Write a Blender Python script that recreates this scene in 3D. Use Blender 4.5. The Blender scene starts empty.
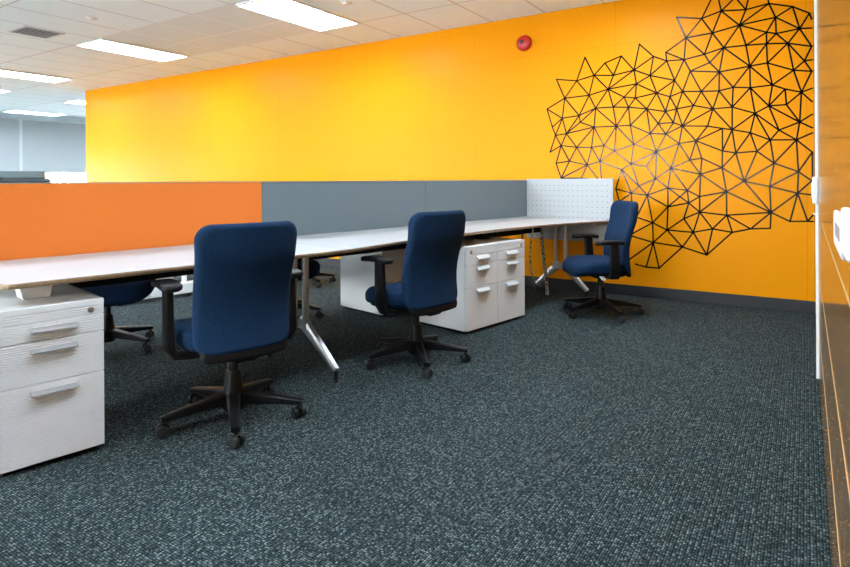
import bpy, bmesh, math, random
from mathutils import Vector, Matrix
random.seed(7)
S = bpy.context.scene
COL = S.collection
PI = math.pi
# ---------------------------------------------------------------- helpers
def link(name, bm, mats, parent=None, bevel=0.0, seg=2, smooth=False, autosmooth=False):
    me = bpy.data.meshes.new(name)
    bmesh.ops.recalc_face_normals(bm, faces=bm.faces[:])
    bm.to_mesh(me); bm.free()
    if not isinstance(mats, (list, tuple)): mats = [mats]
    for m in mats: me.materials.append(m)
    o = bpy.data.objects.new(name, me); COL.objects.link(o)
    if parent: o.parent = parent
    if smooth:
        for p in me.polygons: p.use_smooth = True
    if autosmooth: me.set_sharp_from_angle(angle=math.radians(38))
    if bevel > 0:
        b = o.modifiers.new('bevel', 'BEVEL'); b.width = bevel; b.segments = seg; b.limit_method = 'ANGLE'; b.angle_limit = math.radians(40)
    return o
def tag(o, label=None, cat=None, group=None, kind=None):
    if label: o['label'] = label
    if cat: o['category'] = cat
    if group: o['group'] = group
    if kind: o['kind'] = kind
    return o
def empty(name, loc=(0, 0, 0), rz=0.0):
    o = bpy.data.objects.new(name, None); COL.objects.link(o)
    o.location = loc; o.rotation_euler = (0, 0, rz); o.empty_display_size = .1
    return o
def box(bm, x0, x1, y0, y1, z0, z1, M=None):
    vs = [bm.verts.new((x, y, z)) for z in (z0, z1) for x, y in ((x0, y0), (x1, y0), (x1, y1), (x0, y1))]
    if M is not None:
        for v in vs: v.co = M @ v.co
    fs = []
    for f in ((0, 3, 2, 1), (4, 5, 6, 7), (0, 1, 5, 4), (1, 2, 6, 5), (2, 3, 7, 6), (3, 0, 4, 7)):
        fs.append(bm.faces.new([vs[i] for i in f]))
    return fs
def loft(bm, rings, caps=True):
    R = [[bm.verts.new(p) for p in r] for r in rings]
    n = len(R[0])
    for a, b in zip(R[:-1], R[1:]):
        for i in range(n):
            bm.faces.new((a[i], a[(i + 1) % n], b[(i + 1) % n], b[i]))
    if caps:
        bm.faces.new(list(reversed(R[0]))); bm.faces.new(R[-1])
def lathe(bm, prof, n=24, M=None):
    rings = []
    for r, z in prof:
        ring = [Vector((r * math.cos(2 * PI * i / n), r * math.sin(2 * PI * i / n), z)) for i in range(n)]
        rings.append([M @ p for p in ring] if M is not None else ring)
    loft(bm, rings)
def tube(bm, pts, r, n=10):
    pts = [Vector(p) for p in pts]; rings = []
    up = Vector((0, 0, 1))
    for i, p in enumerate(pts):
        d = (pts[min(i + 1, len(pts) - 1)] - pts[max(i - 1, 0)]).normalized()
        a = d.cross(up if abs(d.z) < .95 else Vector((1, 0, 0))).normalized(); b = d.cross(a)
        rr = r[i] if isinstance(r, (list, tuple)) else r
        rings.append([p + rr * (math.cos(2 * PI * k / n) * a + math.sin(2 * PI * k / n) * b) for k in range(n)])
    loft(bm, rings)
def sweep(bm, pts, sizes, side):
    """rounded-rectangle section (w along side, t across) swept along pts"""
    pts = [Vector(p) for p in pts]; side = Vector(side); rings = []
    for i, p in enumerate(pts):
        d = (pts[min(i + 1, len(pts) - 1)] - pts[max(i - 1, 0)]).normalized()
        b = d.cross(side).normalized(); w, t = sizes[i]
        c = .3
        ring = []
        for sx, sy in ((-1 + c, -1), (1 - c, -1), (1, -1 + c), (1, 1 - c), (1 - c, 1), (-1 + c, 1), (-1, 1 - c), (-1, -1 + c)):
            ring.append(p + side * (sx * w / 2) + b * (sy * t / 2))
        rings.append(ring)
    loft(bm, rings)
def rrect(w, h, r, n=10):
    r = max(min(r, w / 2 - 1e-4, h / 2 - 1e-4), 1e-4); out = []
    for cx, cy, a0 in ((w/2 - r, h/2 - r, 0), (-w/2 + r, h/2 - r, 90), (-w/2 + r, -h/2 + r, 180), (w/2 - r, -h/2 + r, 270)):
        for k in range(n + 1):
            a = math.radians(a0 + 90 * k / n); out.append((cx + r * math.cos(a), cy + r * math.sin(a)))
    res = []
    for k in range(len(out)):            # add points on the straights so that bends stay smooth
        x0, y0 = out[k]; x1, y1 = out[(k + 1) % len(out)]
        res.append((x0, y0))
        L = math.hypot(x1 - x0, y1 - y0); m = int(L / .03)
        for j in range(1, m): res.append((x0 + (x1 - x0) * j / m, y0 + (y1 - y0) * j / m))
    return res
def pad(bm, w, h, t, rc, re, fn=None, dome=.0, k=7):
    """cushion: rounded rectangle w x h (plan x,y), thickness t (z), rolled edge re"""
    base = rrect(w, h, rc)
    def inset(d):
        sx, sy = (w - 2 * d) / w, (h - 2 * d) / h
        return [(x * sx, y * sy) for x, y in base]
    rings = []
    def edge(zs, s):
        out = []
        for i in range(k + 1):
            a = PI / 2 * i / k
            out.append((re * (1 - math.cos(a)), s * (t / 2 - re + re * math.sin(a))))
        return out
    top = edge(t, 1); bot = edge(t, -1)
    seq = [(d, z, 1) for d, z in reversed(bot)] + [(d, z, 1) for d, z in top]
    fr = (.85, .68, .5, .32, .15, .03)
    z0 = -t / 2; z1 = t / 2
    full = []
    for f in reversed(fr): full.append(([(x * f, y * f) for x, y in inset(re)], z0))
    for d, z, _ in seq: full.append((inset(d), z))
    for f in fr: full.append(([(x * f, y * f) for x, y in inset(re)], z1 + dome * (1 - f * f)))
    R = []
    for pts, z in full:
        R.append([(fn(x, y, z) if fn else Vector((x, y, z))) for x, y in pts])
    loft(bm, R)
# ---------------------------------------------------------------- materials
def mat(name, col, rough=.5, metal=0.0, spec=.5, coat=0.0, sheen=0.0):
    m = bpy.data.materials.new(name); m.use_nodes = True
    b = m.node_tree.nodes['Principled BSDF']
    b.inputs['Base Color'].default_value = (*col, 1); b.inputs['Roughness'].default_value = rough
    b.inputs['Metallic'].default_value = metal; b.inputs['Specular IOR Level'].default_value = spec
    b.inputs['Coat Weight'].default_value = coat; b.inputs['Sheen Weight'].default_value = sheen
    return m
class NT:
    def __init__(s, m): s.m = m; s.t = m.node_tree; s.b = s.t.nodes['Principled BSDF']
    def n(s, typ, **kw):
        nd = s.t.nodes.new(typ)
        for k, v in kw.items():
            if k.startswith('i_'): nd.inputs[k[2:].replace('_', ' ')].default_value = v
            else: setattr(nd, k, v)
        return nd
    def l(s, a, b): s.t.links.new(a, b)
    def math(s, op, a, b=None, c=None):
        nd = s.t.nodes.new('ShaderNodeMath'); nd.operation = op
        for i, v in enumerate((a, b, c)):
            if v is None: continue
            if isinstance(v, (int, float)): nd.inputs[i].default_value = v
            else: s.l(v, nd.inputs[i])
        return nd.outputs[0]
    def ramp(s, fac, stops, interp='LINEAR'):
        r = s.t.nodes.new('ShaderNodeValToRGB'); r.color_ramp.interpolation = interp
        while len(r.color_ramp.elements) < len(stops): r.color_ramp.elements.new(.5)
        for e, (p, c) in zip(r.color_ramp.elements, stops): e.position = p; e.color = (*c, 1)
        s.l(fac, r.inputs[0]); return r.outputs[0]
    def mix(s, fac, a, b):
        nd = s.t.nodes.new('ShaderNodeMix'); nd.data_type = 'RGBA'
        if isinstance(fac, (int, float)): nd.inputs[0].default_value = fac
        else: s.l(fac, nd.inputs[0])
        for i, v in ((6, a), (7, b)):
            if isinstance(v, tuple): nd.inputs[i].default_value = (*v, 1)
            else: s.l(v, nd.inputs[i])
        return nd.outputs[2]
    def bump(s, h, strength=.2, dist=.01):
        b = s.t.nodes.new('ShaderNodeBump'); b.inputs['Strength'].default_value = strength; b.inputs['Distance'].default_value = dist
        s.l(h, b.inputs['Height']); s.l(b.outputs[0], s.b.inputs['Normal'])
    def coord(s, which='Object'):
        c = s.t.nodes.new('ShaderNodeTexCoord'); x = s.t.nodes.new('ShaderNodeSeparateXYZ'); s.l(c.outputs[which], x.inputs[0])
        return c.outputs[which], x.outputs[0], x.outputs[1], x.outputs[2]
    def noise(s, vec, scale, detail=2.0, rough=.5):
        n = s.t.nodes.new('ShaderNodeTexNoise'); n.inputs['Scale'].default_value = scale; n.inputs['Detail'].default_value = detail
        n.inputs['Roughness'].default_value = rough; s.l(vec, n.inputs['Vector']); return n.outputs[0]
    def base(s, c): s.l(c, s.b.inputs['Base Color'])
def fabric(name, c0, c1, scale=420., rough=.9, sheen=.3, bump=.35, coat=0):
    m = mat(name, c0, rough, sheen=sheen, spec=.25); t = NT(m)
    v, x, y, z = t.coord()
    f = t.noise(v, scale, 2.0, .6); f2 = t.noise(v, scale * .22, 2.0, .5)
    k = t.math('ADD', t.math('MULTIPLY', f, .65), t.math('MULTIPLY', f2, .35))
    t.base(t.ramp(k, [(.36, c0), (.62, c1)])); t.bump(f, bump, .003)
    return m
def saw_line(t, x, pitch, width, offset=0.0):
    """1 on a thin line every pitch"""
    a = t.math('ADD', x, -offset); a = t.math('DIVIDE', a, pitch); a = t.math('FRACT', a)
    a = t.math('ABSOLUTE', t.math('ADD', a, -.5)); return t.math('GREATER_THAN', a, .5 - width / pitch / 2)

M = {}
M['white'] = mat('white_paint', (.80, .80, .79), .45)
M['white_metal'] = mat('white_powder_coat', (.70, .71, .71), .4)
M['laminate'] = mat('white_laminate', (.43, .44, .445), .38)
M['ply'] = mat('desk_edge_wood', (.30, .19, .10), .5)
_t = NT(M['ply']); _v, _x, _y, _z = _t.coord(); _t.base(_t.ramp(_t.noise(_v, 60, 3), [(.3, (.34, .22, .12)), (.7, (.46, .31, .18))]))
M['black'] = mat('black_plastic', (.0025, .0025, .003), .5, spec=.2)
M['dark'] = mat('dark_grey_plastic', (.011, .012, .013), .42, spec=.3)
M['nylon'] = mat('charcoal_nylon', (.0035, .0035, .004), .42, spec=.22)
M['chrome'] = mat('chrome', (.62, .62, .62), .22, 1.0)
M['steel'] = mat('satin_steel', (.45, .43, .40), .32, 1.0)
M['alu'] = mat('brushed_aluminium', (.58, .58, .58), .35, .9)
M['handle'] = mat('grey_handle', (.27, .26, .26), .5)
M['handle_white'] = mat('pale_grey_handle', (.58, .60, .60), .4)
M['cab'] = mat('white_cabinet_coat', (.80, .81, .81), .45)
M['ribbed'] = mat('white_ribbed_front', (.78, .79, .80), .45)
_t = NT(M['ribbed']); _v, _x, _y, _z = _t.coord('Object')
_w = _t.math('SINE', _t.math('MULTIPLY', _z, 2 * PI / .0095)); _t.bump(_w, .45, .003)
M['blue'] = fabric('blue_wool_weave', (.0008, .0115, .036), (.0022, .025, .073), sheen=.0)
M['orange'] = fabric('orange_screen_cloth', (.68, .165, .022), (.74, .19, .03), 500, .95, .1, .15)
M['grey'] = fabric('grey_screen_cloth', (.128, .165, .182), (.148, .185, .202), 500, .95, .1, .15)
M['red'] = mat('red_enamel', (.50, .018, .010), .3)
M['tape'] = mat('black_glossy_tape', (.006, .004, .003), .18, spec=.16)
M['switch'] = mat('white_plastic', (.78, .80, .82), .3)
M['tile_dark'] = mat('dark_baseboard', (.010, .011, .013), .45)
M['braid'] = mat('braided_sleeve', (.25, .25, .25), .5)
_t = NT(M['braid']); _v, _x, _y, _z = _t.coord(); _vo = _t.n('ShaderNodeTexVoronoi'); _vo.inputs['Scale'].default_value = 70; _t.l(_v, _vo.inputs['Vector'])
_t.base(_t.ramp(_vo.outputs['Color'], [(.35, (.03, .03, .03)), (.5, (.62, .60, .56))]))
# pegboard: round dark holes on a regular grid (local x along the panel, z up)
M['peg'] = mat('pegboard_white', (.43, .445, .45), .5); _t = NT(M['peg']); _v, _x, _y, _z = _t.coord()
def _cell(a, p): return _t.math('MULTIPLY', _t.math('ADD', _t.math('FRACT', _t.math('DIVIDE', a, p)), -.5), p)
_dx = _cell(_x, .0535); _dz = _cell(_z, .0535)
_r = _t.math('SQRT', _t.math('ADD', _t.math('MULTIPLY', _dx, _dx), _t.math('MULTIPLY', _dz, _dz)))
_in = _t.math('LESS_THAN', _r, .0052)
_in = _t.math('MULTIPLY', _in, _t.math('LESS_THAN', _t.math('ABSOLUTE', _t.math('ADD', _x, -.49)), .468))
_in = _t.math('MULTIPLY', _in, _t.math('LESS_THAN', _z, .612))
_t.base(_t.mix(_in, (.43, .445, .45), (.16, .16, .16)))
# carpet: loop-pile rows with pale flecks
M['carpet'] = mat('fleck_loop_carpet', (.02, .03, .032), .95, spec=.1); _t = NT(M['carpet']); _v, _x, _y, _z = _t.coord()
_mp = _t.n('ShaderNodeMapping'); _mp.inputs['Scale'].default_value = (118, 112, 1); _t.l(_v, _mp.inputs[0])
_vo = _t.n('ShaderNodeTexVoronoi'); _vo.voronoi_dimensions = '2D'; _vo.inputs['Scale'].default_value = 1.0; _vo.inputs['Randomness'].default_value = .32; _t.l(_mp.outputs[0], _vo.inputs['Vector'])
_sep = _t.n('ShaderNodeSeparateColor'); _t.l(_vo.outputs['Color'], _sep.inputs[0])
_fl = _t.ramp(_sep.outputs[0], [(.0, (.020, .032, .035)), (.4, (.044, .065, .069)), (.75, (.080, .112, .115)), (1.0, (.19, .235, .23))])
_big = _t.noise(_v, 1.3, 3, .6)
_row = _t.math('LESS_THAN', _t.math('FRACT', _t.math('MULTIPLY', _x, 59.0)), .5)
_dist = _t.ramp(_t.math('ADD', _vo.outputs['Distance'], _t.math('MULTIPLY', _row, .10)), [(.16, (1.15, 1.15, 1.15)), (.58, (.12, .12, .12))])
_mm = _t.n('ShaderNodeMix', data_type='RGBA', blend_type='MULTIPLY'); _mm.inputs[0].default_value = 1.0; _t.l(_fl, _mm.inputs[6]); _t.l(_dist, _mm.inputs[7])
_m2 = _t.n('ShaderNodeMix', data_type='RGBA', blend_type='MULTIPLY'); _m2.inputs[0].default_value = 1.0; _t.l(_mm.outputs[2], _m2.inputs[6])
_t.l(_t.ramp(_big, [(.3, (.9, .9, .9)), (.7, (1.08, 1.08, 1.08))]), _m2.inputs[7]); _t.base(_m2.outputs[2])
_t.bump(_vo.outputs['Distance'], -.5, .004)
# yellow wall: painted board with fine panel joints
M['yellow'] = mat('yellow_paint', (.78, .283, .0005), .34, spec=.08); _t = NT(M['yellow']); _v, _x, _y, _z = _t.coord()
_j = _t.math('MAXIMUM', saw_line(_t, _x, 1.6, .005, -3.19), _t.math('LESS_THAN', _t.math('ABSOLUTE', _t.math('ADD', _z, -2.50)), .0025))
_t.base(_t.mix(_j, (.78, .283, .0005), (.65, .222, .001)))
# ceiling: lay-in grid 0.63 x 1.25, with perforated metal panels between the lights
M['ceil'] = mat('ceiling_tiles', (.80, .81, .80), .85, spec=.2); _t = NT(M['ceil']); _v, _x, _y, _z = _t.coord()
_gx = saw_line(_t, _x, .63, .022, -4.85); _gy = saw_line(_t, _y, 1.25, .020, 5.15)
_g = _t.math('MAXIMUM', _gx, _gy)
_px = _t.math('GREATER_THAN', _t.math('FRACT', _t.math('DIVIDE', _t.math('ADD', _x, 4.22), 3.15)), .2)
_py = _t.math('MULTIPLY', _t.math('GREATER_THAN', _y, 3.9), _t.math('LESS_THAN', _y, 5.15))
_pv = _t.math('MULTIPLY', _t.math('MULTIPLY', _py, _t.math('GREATER_THAN', _x, -7.37)), _t.math('LESS_THAN', _x, -4.85))
_ym = _t.math('LESS_THAN', _t.math('ABSOLUTE', _t.math('ADD', _y, -4.62)), .014)
_g = _t.math('MAXIMUM', _g, _t.math('MULTIPLY', _ym, _pv))
_spk = _t.noise(_v, 55, 2); _c = _t.mix(_pv, (.82, .91, .93), (.73, .80, .80))
_t.base(_t.mix(_g, _c, _t.mix(_pv, (.60, .62, .62), (.86, .89, .88))))
# glossy wood laminate
M['wood'] = mat('polished_wood_laminate', (.2, .1, .04), .13, spec=.5); _t = NT(M['wood']); _v, _x, _y, _z = _t.coord()
_mp = _t.n('ShaderNodeMapping'); _mp.inputs['Scale'].default_value = (1, 1.0, 14); _t.l(_v, _mp.inputs[0])
_n = _t.noise(_mp.outputs[0], 3.0, 5, .6); _t.base(_t.ramp(_n, [(.3, (.20, .092, .018)), (.7, (.29, .14, .034))]))
M['joint'] = mat('pale_panel_joint', (.50, .31, .14), .4)
M['blind'] = mat('roller_blind_cloth', (.50, .53, .54), .9)
_nt = M['blind'].node_tree; _b = _nt.nodes['Principled BSDF']; _b.inputs['Transmission Weight'].default_value = 0
_tr = _nt.nodes.new('ShaderNodeBsdfTranslucent'); _tr.inputs['Color'].default_value = (.64, .68, .70, 1)
_ms = _nt.nodes.new('ShaderNodeMixShader'); _ms.inputs[0].default_value = .07
_nt.links.new(_b.outputs[0], _ms.inputs[1]); _nt.links.new(_tr.outputs[0], _ms.inputs[2]); _nt.links.new(_ms.outputs[0], _nt.nodes['Material Output'].inputs[0])
M['glass'] = mat('window_glass', (1, 1, 1), .0); _nt = M['glass'].node_tree
_g1 = _nt.nodes.new('ShaderNodeBsdfTransparent'); _g2 = _nt.nodes.new('ShaderNodeBsdfGlossy'); _g2.inputs['Roughness'].default_value = .02
_ms = _nt.nodes.new('ShaderNodeMixShader'); _fr = _nt.nodes.new('ShaderNodeFresnel'); _fr.inputs[0].default_value = 1.45
_nt.links.new(_fr.outputs[0], _ms.inputs[0]); _nt.links.new(_g1.outputs[0], _ms.inputs[1]); _nt.links.new(_g2.outputs[0], _ms.inputs[2]); _nt.links.new(_ms.outputs[0], _nt.nodes['Material Output'].inputs[0])
LAMP = 18.0
M['lamp'] = bpy.data.materials.new('lit_diffuser'); M['lamp'].use_nodes = True; _nt = M['lamp'].node_tree; _nt.nodes.clear()
_o = _nt.nodes.new('ShaderNodeOutputMaterial'); _e = _nt.nodes.new('ShaderNodeEmission'); _e.inputs[0].default_value = (.80, .95, 1.09, 1); _e.inputs[1].default_value = LAMP
_nt.links.new(_e.outputs[0], _o.inputs[0])
M['outwall'] = mat('pale_wall_paint', (.72, .74, .74), .7)
# ---------------------------------------------------------------- measured layout (metres; camera above the origin)
F, HY, ROLL, YAW = 585.8366, 180.6684, 0.0062764, 0.575974
CAM_Z, WY, CH, RX, XL, DZ, DA = 1.15, 5.974, 2.94, .0595, -11.75, .76, .190043
ST = 1.1527
DV = Vector((math.sin(DA), math.cos(DA), 0)); NV = Vector((DV.y, -DV.x, 0)); BASE = Vector((-3.0946, 3.0, 0))
def dk(s, o, z=0.0): return BASE + DV * s + NV * o + Vector((0, 0, z))
DROT = math.atan2(DV.y, DV.x)      # rotation that lays local +X along the bench, local -Y towards the photographer's side
MURAL_P = [[-2209,2215],[-1901,2412],[-1990,2179],[-1697,2330],[-1535,2381],[-1360,2477],[-1809,2217],[-1613,2197],[-1412,2228],[-1229,2340],[-1263,2159],[-1109,2283],[-1116,2365],[-1039,2090],[-1391,2090],[-1667,2063],[-1861,2017],[-2120,2008],[-1202,1984],[-1510,1970],[-1402,1952],[-1082,1938],[-1018,2687],[-938,2480],[-955,2277],[-801,2641],[-712,2494],[-780,2306],[-619,2347],[-736,2224],[-902,2163],[-656,2129],[-638,2685],[-492,2533],[-440,2664],[-262,2689],[-212,2560],[-281,2439],[-441,2345],[-412,2155],[-85,2632],[-208,2417],[-35,2435],[36,2556],[-122,2321],[50,2272],[-281,2338],[-276,2168],[-2,2154],[-81,2083],[-239,1970],[-409,1962],[-545,1978],[-660,1956],[-809,1964],[-969,1978],[-144,1926],[-25,1888],[-678,2893],[-523,2789],[-404,2839],[-282,2809],[50,2506],[50,2427],[50,2157],[50,2060],[50,1915],[50,1802],[-1023,1817],[-876,1838],[-712,1795],[-553,1799],[-373,1731],[-267,1789],[-135,1790],[-39,1633],[-974,1653],[-757,1638],[-555,1595],[-634,1610],[-411,1560],[-192,1572],[-258,1489],[-63,1482],[-857,1507],[-1003,1488],[-1052,1688],[-635,1405],[-527,1383],[-360,1393],[-230,1284],[-50,1207],[-910,1328],[-808,1342],[-639,1252],[-819,1194],[-462,1127],[-1078,1255],[-264,1079],[50,1694],[50,1580],[50,1535],[50,1372],[50,1150],[45,1128],[-2316,1908],[-2147,1799],[-1966,1816],[-1795,1880],[-1617,1878],[-1467,1865],[-1295,1837],[-1122,1799],[-1956,1745],[-2258,1713],[-2223,1621],[-2104,1635],[-1811,1688],[-1587,1684],[-1451,1686],[-1190,1688],[-1263,1594],[-1121,1582],[-2285,1446],[-2162,1511],[-1995,1487],[-1839,1481],[-1713,1494],[-1608,1437],[-1419,1496],[-1207,1416],[-1754,1334],[-2218,1326],[-2073,1345],[-1886,1301],[-2164,1167],[-1946,1165],[-1538,1250],[-1448,1305],[-1306,1277],[-1217,1154],[-1374,1086],[-1105,1066],[-1740,1155],[-1596,1056],[-1764,1146],[-1445,1013],[-1295,994],[-1106,885],[-934,1043],[-922,925],[-828,986],[-828,841],[-966,775],[-1247,728],[-1116,662],[-885,650],[-721,689],[-1242,537],[-980,507],[-771,445],[-1309,292],[-1190,291],[-1412,314],[-1426,787],[-1562,930],[-1418,731],[-1478,589],[-1478,598],[-1471,353],[-1443,888],[-57,1022],[-604,1032],[-603,818],[-559,664],[-255,852],[-413,701],[-262,712],[-114,777],[14,783],[50,782],[50,833],[50,1008]]
MURAL_E = [[0,2],[0,17],[1,2],[1,6],[2,6],[2,16],[2,17],[3,4],[3,6],[3,7],[4,7],[4,8],[5,8],[5,9],[6,7],[6,15],[6,16],[7,8],[7,15],[8,9],[8,10],[8,14],[8,15],[9,10],[9,11],[10,11],[10,13],[10,14],[10,18],[11,12],[11,13],[11,24],[12,23],[12,24],[13,18],[13,21],[13,24],[13,55],[14,15],[14,18],[14,19],[14,20],[15,16],[15,19],[15,108],[15,109],[16,17],[16,107],[16,108],[17,105],[17,106],[17,107],[18,20],[18,21],[18,111],[18,112],[19,20],[19,109],[19,110],[20,110],[20,111],[21,55],[21,68],[21,112],[22,23],[22,25],[23,24],[23,25],[23,26],[23,27],[24,27],[24,30],[25,26],[25,32],[25,58],[26,27],[26,28],[26,32],[26,33],[27,28],[27,29],[28,29],[28,31],[28,33],[28,38],[28,39],[29,30],[29,31],[30,31],[30,54],[30,55],[31,39],[31,52],[31,53],[31,54],[32,33],[32,34],[32,58],[32,59],[33,34],[33,35],[33,36],[33,37],[33,38],[34,35],[34,59],[34,60],[35,36],[35,40],[35,61],[36,37],[36,40],[36,41],[36,42],[37,38],[37,41],[37,46],[38,39],[38,46],[39,46],[39,47],[39,50],[39,51],[39,52],[40,42],[40,43],[41,42],[41,44],[41,46],[42,43],[42,44],[42,45],[42,63],[43,62],[44,45],[44,46],[44,47],[44,48],[44,49],[45,48],[46,47],[47,49],[47,50],[48,49],[48,64],[48,65],[49,50],[49,57],[49,65],[50,51],[50,56],[50,73],[51,52],[51,71],[51,72],[51,73],[52,53],[52,71],[53,54],[53,70],[53,71],[54,55],[54,69],[54,70],[55,68],[55,69],[56,57],[56,73],[56,74],[57,65],[57,66],[57,67],[57,74],[57,75],[68,69],[68,76],[68,86],[68,112],[69,70],[69,76],[70,71],[70,76],[70,77],[70,78],[71,72],[71,78],[72,73],[72,78],[72,80],[72,81],[72,82],[73,74],[73,75],[73,81],[74,75],[75,81],[75,83],[75,99],[75,100],[76,77],[76,84],[76,85],[76,86],[76,122],[77,79],[77,84],[78,79],[78,80],[78,87],[78,88],[79,84],[79,87],[80,82],[80,88],[80,89],[81,82],[81,83],[82,83],[82,89],[82,90],[83,90],[83,91],[83,101],[83,102],[84,85],[84,87],[84,92],[84,93],[85,92],[85,97],[85,122],[85,130],[86,112],[86,120],[86,122],[87,88],[87,94],[88,89],[88,94],[88,96],[89,90],[89,96],[90,91],[90,96],[90,98],[91,98],[91,102],[91,104],[91,171],[92,93],[92,95],[92,97],[93,94],[93,95],[94,95],[94,96],[94,172],[95,97],[95,149],[95,151],[95,172],[96,98],[96,172],[96,175],[97,130],[97,140],[97,142],[97,149],[98,171],[98,175],[102,103],[104,171],[105,106],[105,114],[106,107],[106,114],[106,115],[106,116],[107,108],[107,113],[107,116],[108,109],[108,113],[108,117],[108,118],[109,110],[109,118],[110,111],[110,118],[110,119],[111,112],[111,119],[111,120],[111,121],[112,120],[113,116],[113,117],[114,115],[115,116],[115,123],[115,124],[116,117],[116,124],[116,125],[117,118],[117,125],[117,126],[117,127],[118,119],[118,127],[118,128],[118,129],[119,121],[119,129],[120,121],[120,122],[121,122],[121,129],[121,130],[122,130],[123,124],[124,125],[124,132],[124,133],[125,126],[125,133],[125,134],[126,127],[126,131],[126,134],[127,128],[127,131],[128,129],[128,131],[128,138],[129,130],[129,138],[130,138],[130,139],[130,140],[131,134],[131,137],[131,143],[132,133],[132,135],[133,134],[133,135],[134,135],[134,136],[134,145],[135,136],[136,145],[137,138],[137,141],[137,144],[137,146],[138,139],[138,141],[139,140],[140,141],[140,142],[140,147],[141,146],[141,147],[142,147],[142,148],[142,149],[142,150],[144,146],[144,165],[146,147],[146,165],[146,170],[147,148],[147,154],[147,166],[148,149],[148,150],[148,154],[148,155],[149,150],[149,151],[150,151],[150,152],[150,153],[151,152],[151,172],[152,153],[152,156],[152,157],[152,172],[152,173],[153,155],[153,156],[154,155],[154,158],[154,164],[154,167],[155,156],[155,158],[155,159],[156,157],[156,159],[156,160],[157,160],[157,173],[157,174],[158,159],[158,161],[158,162],[158,168],[158,169],[159,160],[159,162],[160,174],[161,162],[161,163],[171,175],[171,178],[171,179],[171,182],[172,173],[172,175],[173,174],[173,175],[173,176],[174,176],[175,176],[175,177],[175,178],[176,177],[178,179],[179,180],[179,181]]
# ---------------------------------------------------------------- the room
def structure(name, bm, m, parent=None, bevel=0, label=None):
    o = link(name, bm, m, parent, bevel)
    if parent is None: o['kind'] = 'structure'
    return o
def slab(name, x0, x1, y0, y1, z0, z1, m, **k):
    bm = bmesh.new(); box(bm, x0, x1, y0, y1, z0, z1); return structure(name, bm, m, **k)
FX, FY, BY = -18.3, -5.0, 13.0
slab('floor', FX - .2, RX + .12, FY - .2, BY + .2, -.12, 0, M['carpet'])
slab('ceiling', FX - .2, RX + .12, FY - .2, BY + .2, CH, CH + .12, M['ceil'])
slab('wall_back', XL, RX + .12, WY, WY + .14, 0, CH, M['yellow'])
slab('wall_right', RX, RX + .12, FY, WY, 0, CH, M['wood'])
slab('wall_end', FX, XL + .3, BY, BY + .15, 0, CH, M['outwall'])
slab('wall_return', XL, XL + .14, WY + .14, BY, 0, CH, M['outwall'])
slab('baseboard_back', XL, RX, WY - .014, WY, 0, .105, M['tile_dark'], bevel=.003)
# corner trim on the polished wall, floor to ceiling
slab('trim_1', RX - .013, RX, 4.04, 4.055, 0, CH, M['cab'])
# pale joints between the boards of the polished wall, running towards the yellow wall
for i, z in enumerate((.31, .62, .945)):
    slab('trim_%d' % (i + 2), RX - .0012, RX, -4, 3.9, z - .0016, z + .0016, M['joint'])
# window walls: sill wall, head, mullions
def window_wall(name, axis, at, a0, a1, sgn, bays, blinds):
    """axis 'x': wall plane at X=at, running along Y; axis 'y': plane at Y=at running along X. sgn: outward direction"""
    def bx(bm, u0, u1, d0, d1, z0, z1):
        d0, d1 = sorted((at + sgn * d0, at + sgn * d1))
        if axis == 'x': box(bm, d0, d1, u0, u1, z0, z1)
        else: box(bm, u0, u1, d0, d1, z0, z1)
    bm = bmesh.new(); bx(bm, a0, a1, 0, .18, 0, .92); bx(bm, a0, a1, 0, .18, 2.86, CH)
    prev = a0
    for b0, b1 in bays:
        bx(bm, prev, b0, 0, .18, .92, 2.86); prev = b1
    bx(bm, prev, a1, 0, .18, .92, 2.86)
    structure(name, bm, M['outwall'])
    return bx
wi = [0]
def window(bx, b0, b1):
    wi[0] += 1
    bm = bmesh.new(); t = .05
    bx(bm, b0, b0 + t, .06, .12, .92, 2.86); bx(bm, b1 - t, b1, .06, .12, .92, 2.86)
    bx(bm, b0 + t, b1 - t, .06, .12, .92, .97); bx(bm, b0 + t, b1 - t, .06, .12, 2.81, 2.86)
    f = structure('window_%d' % wi[0], bm, M['white_metal'])
    bm = bmesh.new(); bx(bm, b0 + t, b1 - t, .086, .092, .97, 2.81); link('pane', bm, M['glass'], f)
def blind(bx, b0, b1, zb, label, grp=None):
    bm = bmesh.new(); bx(bm, b0, b1, -.035, -.032, zb, CH - .02)
    r = empty('roller_blind', (0, 0, 0)); tag(r, label, 'blind', grp)
    link('cloth', bm, M['blind'], r)
    bm = bmesh.new(); bx(bm, b0, b1, -.046, -.022, zb - .025, zb); link('bottom_bar', bm, M['white_metal'], r)
bays = [(-4.6, -2.2), (-2.0, .4), (.6, 3.0), (3.2, 5.0), (5.2, 7.4), (7.66, 10.2), (10.4, 12.8)]
bx = window_wall('wall_left', 'x', FX, FY, BY, -1, bays, None)
for b0, b1 in bays: window(bx, b0, b1)
blind(bx, 5.06, 7.50, 1.47, 'pale grey far roller blind cut off by the left edge of the photo')
blind(bx, 7.575, 10.28, 1.47, 'pale grey roller blind at the far window, beside the yellow wall end')
for b0, b1 in (bays[0], bays[1], bays[2], bays[3], bays[6]):
    blind(bx, b0 - .04, b1 + .04, 1.47, 'pale grey roller blind at a far window outside the photo', 'far blinds outside the photo')
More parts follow.
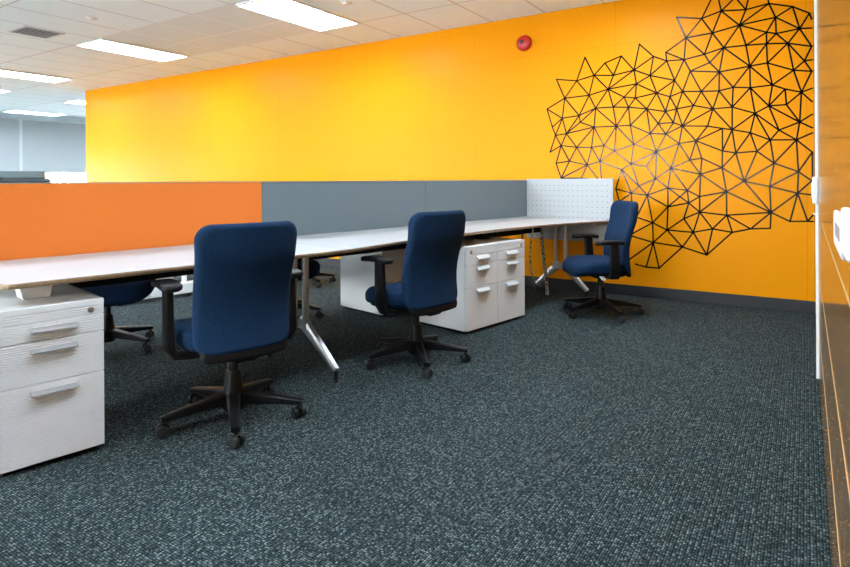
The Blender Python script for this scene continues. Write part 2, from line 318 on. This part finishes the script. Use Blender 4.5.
# window wall behind the photographer: its daylight and its reflection in the yellow paint are in the picture
bays = [(-17.6, -15.0), (-14.6, -12.0), (-11.6, -9.0), (-8.6, -5.9), (-5.4, -2.7), (-2.2, -.2)]
bx = window_wall('wall_front', 'y', FY, FX, RX + .12, -1, bays, None)
for b0, b1 in bays: window(bx, b0, b1)
for i, (b0, b1) in enumerate(bays):
    blind(bx, b0 - .05, b1 + .05, 2.35 if i in (1, 2, 4) else 1.35, 'pale roller blind behind the photographer', 'blinds behind the photographer')
# ---------------------------------------------------------------- ceiling lights
def light_fixture():
    r = empty('ceiling_light'); w, L = .61, 1.23
    bm = bmesh.new(); t = .022
    for a in ((-w/2, w/2, -L/2, -L/2 + t), (-w/2, w/2, L/2 - t, L/2), (-w/2, -w/2 + t, -L/2 + t, L/2 - t), (w/2 - t, w/2, -L/2 + t, L/2 - t)):
        box(bm, *a, -.022, 0)
    link('frame', bm, M['white'], r)
    bm = bmesh.new(); box(bm, -w/2 + t, w/2 - t, -L/2 + t, L/2 - t, -.008, 0); link('diffuser', bm, M['lamp'], r)
    bm = bmesh.new()
    for x in (-.1, .1): box(bm, x - .002, x + .002, -L/2 + t, L/2 - t, -.020, -.010)
    for k in range(1, 12):
        y = -L/2 + t + (L - 2*t) * k / 12; box(bm, -w/2 + t, w/2 - t, y - .0015, y + .0015, -.0195, -.0105)
    link('louvre', bm, M['chrome'], r)
    return r
def copy_tree(o, parent=None):
    c = o.copy(); COL.objects.link(c)
    if parent: c.parent = parent
    for ch in [q for q in bpy.data.objects if q.parent == o]: copy_tree(ch, c)
    return c
KIDS = {}
def dup(o, loc, rz=0.0, label=None, group=None):
    c = copy_tree(o); c.location = loc; c.rotation_euler = (0, 0, rz)
    if label: c['label'] = label
    if group: c['group'] = group
    return c
L0 = light_fixture(); G = 'fluorescent ceiling lights'
named = {(-4.50, 4.525): 'large bright ceiling light at the top edge above the middle of the yellow wall',
         (-7.60, 4.525): 'bright ceiling light above the orange screen, second largest of the lit panels',
         (-10.835, 4.525): 'ceiling light cut off by the left edge, level with the end of the yellow wall',
         (-16.4, 7.1): 'small distant ceiling light just above the far roller blinds',
         (-13.4, 7.1): 'distant ceiling light partly hidden by the end edge of the yellow wall',
         (-13.1, 4.525): 'tiny distant ceiling light cut off by the left edge above the blinds'}
spots = list(named) + [(-1.385, 4.525)] + [(x, y) for y in (1.98, -.6, -3.1) for x in (-1.385, -4.535, -7.685, -10.835, -13.985) if (x, y) != (-1.385, -3.1)] + [(-16.4, 3.6), (-16.4, .2), (-13.4, 10.2), (-16.4, 10.2)]
first = True
for x, y in spots:
    lab = named.get((x, y))
    if first: o = L0; o.location = (x, y, CH); first = False
    else: o = dup(L0, (x, y, CH))
    tag(o, lab or 'lit fluorescent ceiling light outside the photo', 'ceiling light', G if lab else 'ceiling lights outside the photo')
# ceiling vent and detectors
r = empty('air_vent', (-7.65, 3.33, CH)); tag(r, 'dark square air vent in the pale ceiling at upper left', 'vent')
bm = bmesh.new(); t = .03; w = .22
for a in ((-w, w, -w, -w + t), (-w, w, w - t, w), (-w, -w + t, -w + t, w - t), (w - t, w, -w + t, w - t)): box(bm, *a, -.008, 0)
link('frame', bm, M['handle_white'], r)
bm = bmesh.new(); box(bm, -w + t, w - t, -w + t, w - t, -.003, 0); link('backing', bm, M['tile_dark'], r)
bm = bmesh.new()
for k in range(9):
    y = -w + t + .02 + k * .043; box(bm, -w + t, w - t, -.02, .02, -.0012, .0012, Matrix.Translation((0, y, -.009)) @ Matrix.Rotation(math.radians(20), 4, 'X'))
link('slats', bm, M['handle'], r)
def detector(x, y, label):
    r = empty('smoke_detector', (x, y, CH)); tag(r, label, 'smoke detector', 'detectors on the ceiling')
    bm = bmesh.new(); lathe(bm, [(.062, 0), (.062, -.006), (.057, -.009)], 28); link('base_plate', bm, M['white_metal'], r, smooth=True, autosmooth=True)
    bm = bmesh.new(); lathe(bm, [(.04, -.009), (.037, -.016), (.025, -.020), (.010, -.021)], 28); link('sensing_dome', bm, M['switch'], r, smooth=True, autosmooth=True)
detector(-6.5, 3.37, 'small round white detector on the ceiling tile beside the air vent')
detector(-3.85, 4.5, 'small round white detector at the top edge, right of the largest ceiling light')
# ---------------------------------------------------------------- wall things
r = empty('fire_alarm_bell', (-2.565, WY + .002, 2.643)); tag(r, 'round red fire alarm on the yellow wall left of the black line mural', 'fire alarm')
MX = Matrix.Rotation(PI / 2, 4, 'X')
bm = bmesh.new(); lathe(bm, [(.062, 0), (.062, .02)], 32, MX); link('back_box', bm, M['red'], r)
bm = bmesh.new(); lathe(bm, [(.086, .02), (.086, .03), (.08, .045), (.06, .058), (.035, .064), (.02, .066)], 40, MX); link('gong', bm, M['red'], r, smooth=True, autosmooth=True)
bm = bmesh.new(); lathe(bm, [(.022, .064), (.022, .072), (.014, .078)], 20, MX @ Matrix.Translation((-.012, .012, 0)))
link('centre_boss', bm, mat('dark_metal_boss', (.06, .055, .08), .3, .8), r, smooth=True, autosmooth=True)
# mural: strips of black tape meeting at points
bm = bmesh.new(); hw = .0068
for i, j in MURAL_E:
    a = Vector((MURAL_P[i][0] / 1000, 0, MURAL_P[i][1] / 1000)); b = Vector((MURAL_P[j][0] / 1000, 0, MURAL_P[j][1] / 1000))
    d = (b - a); L = d.length
    if L < .01: continue
    ang = math.atan2(d.z, d.x)
    box(bm, -.006, L + .006, -.0012, 0, -hw, hw, Matrix.Translation((a.x, WY, a.z)) @ Matrix.Rotation(-ang, 4, 'Y'))
o = link('wall_graphic', bm, M['tape']); tag(o, 'black line mural of joined triangles taped on the yellow wall', 'wall graphic')
# switch box and thermostat on the polished wall
r = empty('wall_control_box', (RX, 1.16, 1.05)); tag(r, 'white rounded control box on the polished wall at the right edge', 'wall control')
bm = bmesh.new(); pad(bm, .20, .072, .0125, .03, .005, lambda x, y, z: Vector((-.0063 - z, x - .09, y + .018))); link('main_body', bm, M['switch'], r, smooth=True)
bm = bmesh.new(); pad(bm, .34, .072, .010, .025, .004, lambda x, y, z: Vector((-.005 - z, x + .20, y - .003))); link('cover', bm, M['switch'], r, smooth=True)
bm = bmesh.new(); box(bm, -.0108, -.0098, .10, .26, -.012, .012); link('display', bm, M['handle'], r)
r = empty('light_switch', (RX, 3.985, 1.083)); tag(r, 'tall narrow white switch box beside the pale corner trim, at the mural edge', 'switch')
bm = bmesh.new(); box(bm, -.027, 0, -.05, .05, -.075, .075); link('housing', bm, M['switch'], r, bevel=.006)
bm = bmesh.new(); box(bm, -.031, -.027, -.025, .025, -.045, .045); link('rocker', bm, M['white'], r, bevel=.002)
r = empty('wall_hook', (RX, 4.0, .935)); tag(r, 'small white clip on the polished wall just under the switch box', 'hook')
bm = bmesh.new(); box(bm, -.005, 0, -.015, .015, -.03, .03); link('plate', bm, M['switch'], r, bevel=.001)
bm = bmesh.new(); sweep(bm, [(-.004, 0, .015), (-.016, 0, .008), (-.022, 0, .018)], [(.014, .008)] * 3, (0, 1, 0)); link('prong', bm, M['switch'], r)
# ---------------------------------------------------------------- bench desks
EDGE = [(-1.866, .885), (-1.6, .888), (-1.3, .892), (-1.0, .905), (-.7, .945), (-.45, .962), (-.243, .955), (0, .915), (.33, .852), (.7, .818), (1.03, .80), (1.371, .782), (1.65, .787), (1.98, .812), (2.4, .88), (2.7, .945), (2.955, 1.0)]
JO = (-1.866, -.243, 1.371, 2.955)
def front(s):
    for (a, oa), (b, ob) in zip(EDGE[:-1], EDGE[1:]):
        if a - 1e-6 <= s <= b + 1e-6: return oa + (ob - oa) * (s - a) / (b - a)
    return .9
def desk(k, side, label):
    s0, s1 = JO[k], JO[k + 1] - (.25 if side < 0 and k == 2 else 0); mid = (s0 + s1) / 2; g = .0025
    P0 = dk(mid, 0, 0); r = empty('bench_desk', P0, DROT)
    tag(r, label, 'desk', 'bench desks under the screens' if side > 0 else 'bench desks behind the screens')
    def loc(s, o): return Vector((s - mid, -o * side, 0))   # local: +x along, -y to the photographer's side
    n = 24; ss = [s0 + g + (s1 - s0 - 2 * g) * i / n for i in range(n + 1)]
    pts = [(s, .022) for s in (ss[0], ss[-1])] + [(s, front(s)) for s in reversed(ss)]
    if k == 0:      # rounded front corner at the free end
        c = pts.pop(); f0 = c[1]; pts = [p for p in pts if p[0] > s0 + .045 or p[1] < .1]
        pts += [(s0 + .04, f0), (s0 + .018, f0 - .008), (s0 + .006, f0 - .024), (s0 + .002, f0 - .05)]
    bm = bmesh.new()
    cx = sum(p[0] for p in pts) / len(pts); cy = sum(p[1] for p in pts) / len(pts)
    def ring(z, ins): 
        out = []
        for s, o in pts:
            if o > .1: o -= ins
            out.append(loc(s, o) + Vector((0, 0, z)))
        return out
    R = [ring(DZ - .024, .016), ring(DZ - .011, .001), ring(DZ - .0015, 0), ring(DZ, .0015)]
    V = [[bm.verts.new(p) for p in q] for q in R]; m = len(pts)
    for a, b in zip(V[:-1], V[1:]):
        for i in range(m):
            f = bm.faces.new((a[i], a[(i + 1) % m], b[(i + 1) % m], b[i])); f.material_index = 1 if b is not V[3] else 0
    f = bm.faces.new(V[3]); f.material_index = 0
    f = bm.faces.new(list(reversed(V[0]))); f.material_index = 1
    link('tabletop', bm, [M['laminate'], M['ply']], r)
    # beam and cable tray under the top
    bm = bmesh.new(); x0, x1 = s0 + .06 - mid, s1 - .06 - mid
    for o0, o1 in ((.40, .44),): box(bm, x0, x1, *sorted((-o0 * side, -o1 * side)), DZ - .075, DZ - .0245)
    link('beam', bm, M['black'], r)
    bm = bmesh.new(); a, b = sorted((-.05 * side, -.25 * side)); box(bm, x0, x1, a, b, DZ - .15, DZ - .145); box(bm, x0, x1, a, a + .004, DZ - .145, DZ - .0245); box(bm, x0, x1, b - .004, b, DZ - .145, DZ - .085)
    link('cable_tray', bm, M['black'], r)
    def leg(s, oc=.545, half=.37):
        lp = empty_leg = bmesh.new()
        x = s - mid
        for do, rr in ((-.055, .017), (.06, .021)):
            y = -(oc + do) * side
            tube(lp, [(x, y, .28), (x, y, DZ - .0245)], rr, 14)
        box(lp, x - .03, x + .03, *sorted((-(oc - .2) * side, -(oc + .2) * side)), DZ - .045, DZ - .0245)
        box(lp, x - .021, x + .021, *sorted((-(oc - .085) * side, -(oc + .09) * side)), .255, .315)
        L = link('leg', lp, M['steel'], r, smooth=True, autosmooth=True)
        for sg in (1, -1):
            fb = bmesh.new(); pts = []; sizes = []
            for i in range(9):
                t = i / 8; o = oc + sg * (.02 + (half - .03) * t); z = .30 - .235 * t ** 1.05 + (.0)
                pts.append((x, -o * side, z)); sizes.append((.042 - .012 * t, .075 - .035 * t))
            sweep(fb, pts, sizes, (1, 0, 0))
            ft = link('foot', fb, M['alu'], L, smooth=True, autosmooth=True)
            gb = bmesh.new(); o = oc + sg * (half - .015)
            lathe(gb, [(.016, 0), (.017, .006), (.012, .012), (.012, .06)], 14, Matrix.Translation((x, -o * side, 0)))
            link('glide', gb, M['dark'], L, smooth=True, autosmooth=True)
    if k == 0: leg(-.298)
    if k == 0 and side < 0: leg(-1.72)
    if k == 2: leg(2.85 if side > 0 else 2.6, .49, .30)
    blocks = {(0, 1): [(-1.705, .60, .062)], (1, 1): [(1.17, .52, .05)], (2, 1): [(1.53, .52, .05)]}.get((k, side), [])
    for s, o, w in blocks:      # wedge-shaped spacer between pedestal and top
        bm = bmesh.new(); c = loc(s, o)
        loft(bm, [[c + Vector((sx * ww, sy * .05, z)) for sx, sy in ((-1, -1), (1, -1), (1, 1), (-1, 1))] for z, ww in ((.655, w * .82), (DZ - .0245, w * 1.12))])
        link('spacer_block', bm, M['cab'] if k == 0 else M['black'], r, bevel=.003)
    return r
desk(0, 1, 'white bench desk in front of the orange screen, above the near ribbed pedestal')
desk(1, 1, 'white bench desk in front of the first grey screen, behind the middle chair')
desk(2, 1, 'white bench desk ending at the pegboard beside the yellow wall')
for k in range(3):
    desk(k, -1, ('white bench desk on the far side of the orange screen', 'white bench desk on the far side of the first grey screen', 'white bench desk on the far side of the last grey screen')[k])
# desk screens
def screen(s0, s1, m, label):
    mid = (s0 + s1) / 2; w = (s1 - s0) / 2 - .0015
    r = empty('desk_screen', dk(mid, 0, 0), DROT); tag(r, label, 'desk screen', 'cloth screens along the bench')
    bm = bmesh.new(); box(bm, -w, w, -.017, .017, DZ - .02, ST - .004); link('cloth_panel', bm, m, r, bevel=.003)
    bm = bmesh.new(); box(bm, -w + .001, w - .001, -.0182, .0182, ST - .006, ST); link('top_cap', bm, M['alu'], r)
screen(-1.866, -.243, M['orange'], 'long bright orange cloth screen behind the nearest white desk')
screen(-.243, 1.371, M['grey'], 'grey cloth screen next to the orange screen')
screen(1.371, 2.955, M['grey'], 'grey cloth screen next to the white pegboard')
# pegboard across the end of the bench
r = empty('pegboard_panel', dk(2.975, 0, .53), DROT - PI / 2); tag(r, 'white perforated pegboard panel closing the far end of the desks', 'pegboard')
bm = bmesh.new(); box(bm, .0, .995, -.011, .011, 0, .63); link('board', bm, M['peg'], r, bevel=.002)
bm = bmesh.new()
for x in (.2, .8): box(bm, x - .02, x + .02, -.03, -.011, .165, .20)
link('bracket', bm, M['alu'], r)
# ---------------------------------------------------------------- pedestals
def pedestal(corner_s, front_o, side, ribbed, lock_side, label, group=None, w=.376, depth=.575):
    """front face towards the photographer (side=1) or away; corner_s = near end of its front along the bench"""
    r = empty('drawer_pedestal', dk(corner_s + w / 2, front_o, 0), DROT + (0 if side > 0 else PI)); tag(r, label, 'drawer cabinet', group)
    h = .654; m = M['cab']; fm = M['ribbed'] if ribbed else M['cab']; hm = M['handle'] if ribbed else M['handle_white']
    hx = w / 2
    bm = bmesh.new(); fs = box(bm, -hx, hx, .0195, depth, .022, .627); fs[2].material_index = 1; link('carcass', bm, [m, M['black']], r, bevel=.002)  # black front face paints in the shade of the gaps around the drawers
    bm = bmesh.new(); box(bm, -hx, hx, 0, depth, .6275, h); link('top_panel', bm, m, r, bevel=.003)
    bm = bmesh.new(); box(bm, -hx + .02, hx - .02, .04, depth - .02, 0, .022); link('plinth', bm, M['black'], r)
    bm = bmesh.new(); box(bm, -hx + .001, hx - .001, .001, .019, .592, .6265); link('lock_rail', bm, fm, r, bevel=.001)
    bm = bmesh.new(); lx = lock_side * (hx - .052)
    lathe(bm, [(.0125, 0), (.0125, .004), (.009, .006)], 20, Matrix.Translation((lx, .001, .612)) @ Matrix.Rotation(PI / 2, 4, 'X'))
    box(bm, lx - .001, lx + .001, -.0062, -.004, .606, .618); link('lock', bm, M['steel'], r, smooth=True, autosmooth=True)
    for z0, z1, hz in ((.517, .589, .557), (.3455, .513, .476), (.026, .3415, .306)):
        bm = bmesh.new(); box(bm, -hx + .001, hx - .001, .001, .019, z0, z1); d = link('drawer', bm, fm, r, bevel=.001)
        L = .084 if ribbed else .074
        hb = bmesh.new()     # folded lip handle
        q = .55 if ribbed else 1.0
        prof = [(.0015, .022), (-.020, .005), (-.024, -.003), (-.023, -.008), (-.018, -.008), (-.014, .0), (.0015, .012)]
        loft(hb, [[Vector((x, y, hz + z * q)) for y, z in prof] for x in (-L, L)])
        link('handle', hb, hm, d)
    return r
pedestal(-1.503 - .376, .856, 1, True, 1, 'nearest white ribbed drawer pedestal at the lower left', 'drawer pedestals on the near side')
pedestal(.984, .812, 1, False, -1, 'white drawer pedestal behind the middle chair, left of the twin pair', 'drawer pedestals on the near side')
pedestal(1.361, .812, 1, False, 1, 'white drawer pedestal of the twin pair, on the side of the pegboard', 'drawer pedestals on the near side')
pedestal(.935, -.64, -1, False, -1, 'white pedestal seen from the back under the desk, left of the middle chair', 'drawer pedestals on the far side')
# ---------------------------------------------------------------- hanging cables
def cable(pts, rad, m, label, plug=True, name='hanging_cable', grp='cables hanging under the far desk'):
    r = empty(name, pts[-1]); base = Vector(pts[-1]); tag(r, label, 'cable', grp)
    P = [Vector(p) for p in pts]; out = []
    for i in range(len(P) - 1):
        a, b, c, d = P[max(i - 1, 0)], P[i], P[i + 1], P[min(i + 2, len(P) - 1)]
        for k in range(8):
            t = k / 8; out.append(.5 * ((2 * b) + (c - a) * t + (2 * a - 5 * b + 4 * c - d) * t * t + (3 * b - a - 3 * c + d) * t ** 3) - base)
    out.append(P[-1] - base)
    bm = bmesh.new(); tube(bm, out, rad, 10); link('sleeve', bm, m, r, smooth=True)
    if plug:
        bm = bmesh.new(); d = (out[-1] - out[-3]).normalized(); tube(bm, [out[-1] - d * .004, out[-1] + d * .035], .017, 14); link('connector', bm, M['handle_white'], r)
cable([dk(2.62, .42, .70), dk(2.60, .43, .62), dk(2.615, .43, .42), dk(2.64, .44, .24), dk(2.67, .44, .045)], .0155, M['braid'], 'pale braided cable sleeve hanging under the far desk, ending in a plug')
cable([dk(2.50, .40, .70), dk(2.43, .41, .52), dk(2.42, .41, .36), dk(2.46, .41, .22), dk(2.53, .40, .12)], .008, M['braid'], 'thin speckled cable looping beside the pedestal under the far desk', False)
cable([dk(2.46, .30, .70), dk(2.44, .30, .50), dk(2.44, .31, .30), dk(2.47, .33, .02)], .007, M['dark'], 'thin black cable hanging behind the speckled cables', False)
# ---------------------------------------------------------------- task chair (local: front +Y, origin on floor under the column)
def back_y(z, x):
    t = (z - .34) / .62; tt = max(0, min(t, .75)) / .75
    return -.198 + .040 * math.sin(PI * tt) - .055 * max(t, 0) ** 1.6 + .75 * x * x
def make_chair(base_ang, adz):
    r = empty('task_chair')
    bm = bmesh.new(); lathe(bm, [(.05, .055), (.056, .075), (.054, .125), (.044, .165), (.036, .225), (.034, .24)], 28); link('hub', bm, M['nylon'], r, smooth=True, autosmooth=True)
    bm = bmesh.new(); lathe(bm, [(.025, .235), (.025, .33)], 20); link('gas_column', bm, M['dark'], r, smooth=True, autosmooth=True)
    for k in range(5):
        a = base_ang + 2 * PI * k / 5; d = Vector((math.cos(a), math.sin(a), 0)); sd = Vector((-d.y, d.x, 0))
        bm = bmesh.new(); P, SZ = [], []
        for t in (0, .15, .4, .7, .92, 1.0):
            P.append(d * (.035 + .295 * t) + Vector((0, 0, .112 - .034 * t ** 1.2))); SZ.append((.062 - .024 * t, .060 - .036 * t))
        sweep(bm, P, SZ, sd); link('base_arm', bm, M['nylon'], r, smooth=True, autosmooth=True)
        bm = bmesh.new(); c = d * .318
        Mx = Matrix.Translation(c) @ Matrix.Rotation(a + .9 + k * 1.3, 4, 'Z')
        lathe(bm, [(.009, .05), (.009, .07)], 12, Matrix.Translation(c)); box(bm, -.022, .022, -.007, .007, .030, .056, Mx)
        cs = link('caster', bm, M['nylon'], r, bevel=.003)
        for sg in (-1, 1):
            wb = bmesh.new(); lathe(wb, [(.012, -.011), (.024, -.010), (.0275, -.005), (.0275, .005), (.024, .010), (.012, .011)], 24, Mx @ Matrix.Translation((.006, sg * .019, .0275)) @ Matrix.Rotation(PI / 2, 4, 'X'))
            link('wheel', wb, M['dark'], cs, smooth=True, autosmooth=True)
    # mechanism and seat
    bm = bmesh.new(); loft(bm, [[Vector((sx * w, sy * l + cy, z)) for sx, sy in ((-1, -1), (1, -1), (1, 1), (-1, 1))] for w, l, cy, z in ((.05, .06, 0, .315), (.085, .13, -.01, .345), (.10, .16, -.01, .385))])
    link('mechanism', bm, M['black'], r, bevel=.008)
    def seat_fn(dz, gz=1.0):
        def fn(x, y, z):
            yy = y
            drop = -.055 * max(0, (y - .10) / .15) ** 2 + .012 * max(0, (-y - .1) / .14) ** 2
            side = .02 * (abs(x) / .25) ** 3
            return Vector((x * (1 - .06 * max(0, -y / .24)), yy + .065, dz + z + drop * gz + side * (.4 if z > 0 else 0)))
        return fn
    bm = bmesh.new(); pad(bm, .50, .46, .105, .15, .046, seat_fn(.425)); link('seat', bm, M['blue'], r, smooth=True)
    bm = bmesh.new(); pad(bm, .45, .40, .03, .14, .012, seat_fn(.376)); link('seat_shell', bm, M['black'], r, smooth=True)
    # backrest
    def bfn(z0, off, wtop):
        def fn(x, y, z):
            Z = z0 + y; t = (Z - .34) / .62; X = x * (.955 + wtop * t - .03 * math.sin(PI * min(max(t, 0), 1)))
            yy = back_y(Z, X) + z + off
            return Vector((X, yy, Z - .0 * x))
        return fn
    bm = bmesh.new(); pad(bm, .48, .592, .060, .072, .027, bfn(.669, 0, .055), dome=.008); link('backrest', bm, M['blue'], r, smooth=True)
    bm = bmesh.new(); pad(bm, .43, .08, .040, .039, .016, bfn(.381, -.002, .055)); link('back_shell', bm, M['black'], r, smooth=True)
    bm = bmesh.new()
    sweep(bm, [(0, -.10, .345), (0, -.17, .335), (0, -.188, .352), (0, -.196, .39), (0, -.18, .43)], [(.11, .03), (.11, .03), (.10, .03), (.09, .028), (.07, .02)], (1, 0, 0))
    for sx in (-1, 1): sweep(bm, [(sx * .10, -.08, .36), (sx * .165, -.15, .37), (sx * .175, -.165, .41)], [(.03, .03)] * 3, (0, .3, 1))
    link('back_bracket', bm, M['black'], r, smooth=True, autosmooth=True)
    # T arms
    for sx in (-1, 1):
        bm = bmesh.new()
        e = adz
        sweep(bm, [(sx * .10, -.01, .358), (sx * .21, -.01, .352), (sx * .272, -.01, .362), (sx * .295, -.01, .40), (sx * .298, -.005, .50), (sx * .298, 0, .632 + e)], [(.085, .026), (.085, .03), (.082, .04), (.078, .044), (.072, .042), (.064, .038)], (0, 1, 0))
        a = link('armrest', bm, M['nylon'], r, smooth=True, autosmooth=True)
        bm = bmesh.new(); pad(bm, .095, .245, .030, .042, .012, lambda x, y, z: Vector((sx * .295 + x, y + .03, .645 + adz + z - .010 * (y / .12) ** 2))); link('arm_pad', bm, M['black'], a, smooth=True)
    bm = bmesh.new(); tube(bm, [(-.08, .06, .36), (-.20, .07, .352)], .006, 10); lv = link('lever', bm, M['black'], r, smooth=True)
    bm = bmesh.new(); pad(bm, .085, .035, .010, .012, .004, lambda x, y, z: Vector((-.225 + x, .07 + y, .350 + z + .3 * x))); link('lever_paddle', bm, M['handle_white'], lv, smooth=True)
    return r
def place(o, x, y, facing_deg, label, grp=None):
    o.location = (x, y, 0); o.rotation_euler = (0, 0, math.radians(facing_deg - 90)); tag(o, label, 'office chair', grp or 'blue task chairs'); return o
def rel(world_deg, facing): return math.radians(world_deg - (facing - 90))
# (centre x, y, facing, world angle of one base arm)
CHAIRS = [(-2.332, 1.873, 161, -37.5, .04, 'nearest blue task chair, seen from behind in front of the orange screen'),
          (-2.088, 3.095, 168, -45.0, .035, 'blue task chair in the middle, in front of the grey screen and the twin pedestals'),
          (-1.47, 5.005, 217, -45.5, 0, 'blue task chair facing left beside the pegboard and the yellow wall'),
          (-4.06, 2.20, -15, 18.0, 0, 'dark chair across the desks, between the near ribbed pedestal and the nearest chair'),
          (-3.72, 3.50, -10, 25.0, 0, 'dark chair on the far side, its base showing beside the steel desk leg'),
          (-4.72, 4.78, 160, -20.0, 0, 'dark chair farthest back, showing below the desk near the yellow wall foot')]
for x, y, fa, ba, adz, lab in CHAIRS:
    place(make_chair(rel(ba, fa), adz), x, y, fa, lab, 'blue task chairs in front of the bench' if y < 5.1 and x > -3 else 'dark chairs beyond the bench')
# ---------------------------------------------------------------- second bench beyond, and the copier
r = empty('white_table', dk(.2, -2.55, 0), DROT); tag(r, 'white table of the next bench, only its white foot showing under the near desk', 'table')
bm = bmesh.new(); box(bm, -.8, .8, -.40, .40, .73, .758); link('tabletop', bm, M['laminate'], r, bevel=.004)
for x in (-.62, .02):
    bm = bmesh.new(); box(bm, x - .02, x + .02, -.3, -.26, .12, .73); box(bm, x - .02, x + .02, .26, .3, .12, .73); link('leg', bm, M['white_metal'], r, bevel=.004)
bm = bmesh.new(); box(bm, -.68, .14, -.36, -.24, .035, .14); box(bm, -.68, .14, .24, .36, .035, .14); link('foot_rail', bm, M['white_metal'], r, bevel=.01)
bm = bmesh.new()
for x in (-.6, .06):
    for y in (-.3, .3): lathe(bm, [(.02, 0), (.02, .035)], 14, Matrix.Translation((x, y, 0)))
link('glide', bm, M['dark'], r)
r = empty('photocopier', (-8.03, 3.20, 0), math.radians(65)); tag(r, 'dark grey copier top showing above the orange screen at the left edge', 'copier')
bm = bmesh.new(); box(bm, -.42, .38, -.33, .33, .03, 1.0); link('body', bm, M['dark'], r, bevel=.02)
bm = bmesh.new(); box(bm, -.45, .41, -.35, .35, 1.0, 1.205); link('scanner_bed', bm, mat('copier_dark', (.02, .028, .032), .35), r, bevel=.03, seg=3)
bm = bmesh.new(); box(bm, -.44, .35, -.30, .32, 1.205, 1.292); link('lid', bm, mat('copier_lid', (.12, .155, .165), .4), r, bevel=.012)
bm = bmesh.new(); box(bm, -.16, .16, -.005, .14, -.01, .01, Matrix.Translation((-.22, -.44, 1.15)) @ Matrix.Rotation(math.radians(25), 4, 'X')); link('control_panel', bm, M['dark'], r, bevel=.004)
bm = bmesh.new()
for z in (.2, .42, .64): box(bm, -.40, .36, -.342, -.33, z, z + .2)
link('paper_drawer', bm, mat('copier_grey', (.12, .13, .14), .4), r, bevel=.004)
bm = bmesh.new()
for x in (-.34, .30):
    for y in (-.25, .25): lathe(bm, [(.03, 0), (.03, .03)], 14, Matrix.Translation((x, y, 0)))
link('caster', bm, M['black'], r)
# ---------------------------------------------------------------- world, camera, view
W = bpy.data.worlds.new('daylight'); S.world = W; W.use_nodes = True; nt = W.node_tree; bg = nt.nodes['Background']
bg.inputs[0].default_value = (.91, .97, 1.0, 1); bg.inputs[1].default_value = 22.0
cam = bpy.data.cameras.new('camera'); co = bpy.data.objects.new('camera', cam); COL.objects.link(co)
cam.sensor_fit = 'HORIZONTAL'; cam.sensor_width = 36.0; cam.lens = F * 36.0 / 850; cam.shift_y = -(283.5 - HY) / 850
cam.clip_start = .005; cam.clip_end = 100
co.matrix_world = Matrix.Translation((0, 0, CAM_Z)) @ Matrix.Rotation(YAW, 4, 'Z') @ Matrix.Rotation(PI / 2, 4, 'X') @ Matrix.Rotation(-ROLL, 4, 'Z')
S.camera = co
S.view_settings.view_transform = 'Standard'; S.view_settings.look = 'None'; S.view_settings.exposure = .94; S.view_settings.gamma = 1.0; S.view_settings.use_curve_mapping = False
S.cycles.use_denoising = True; S.cycles.max_bounces = 10; S.cycles.diffuse_bounces = 6; S.cycles.sample_clamp_indirect = 8
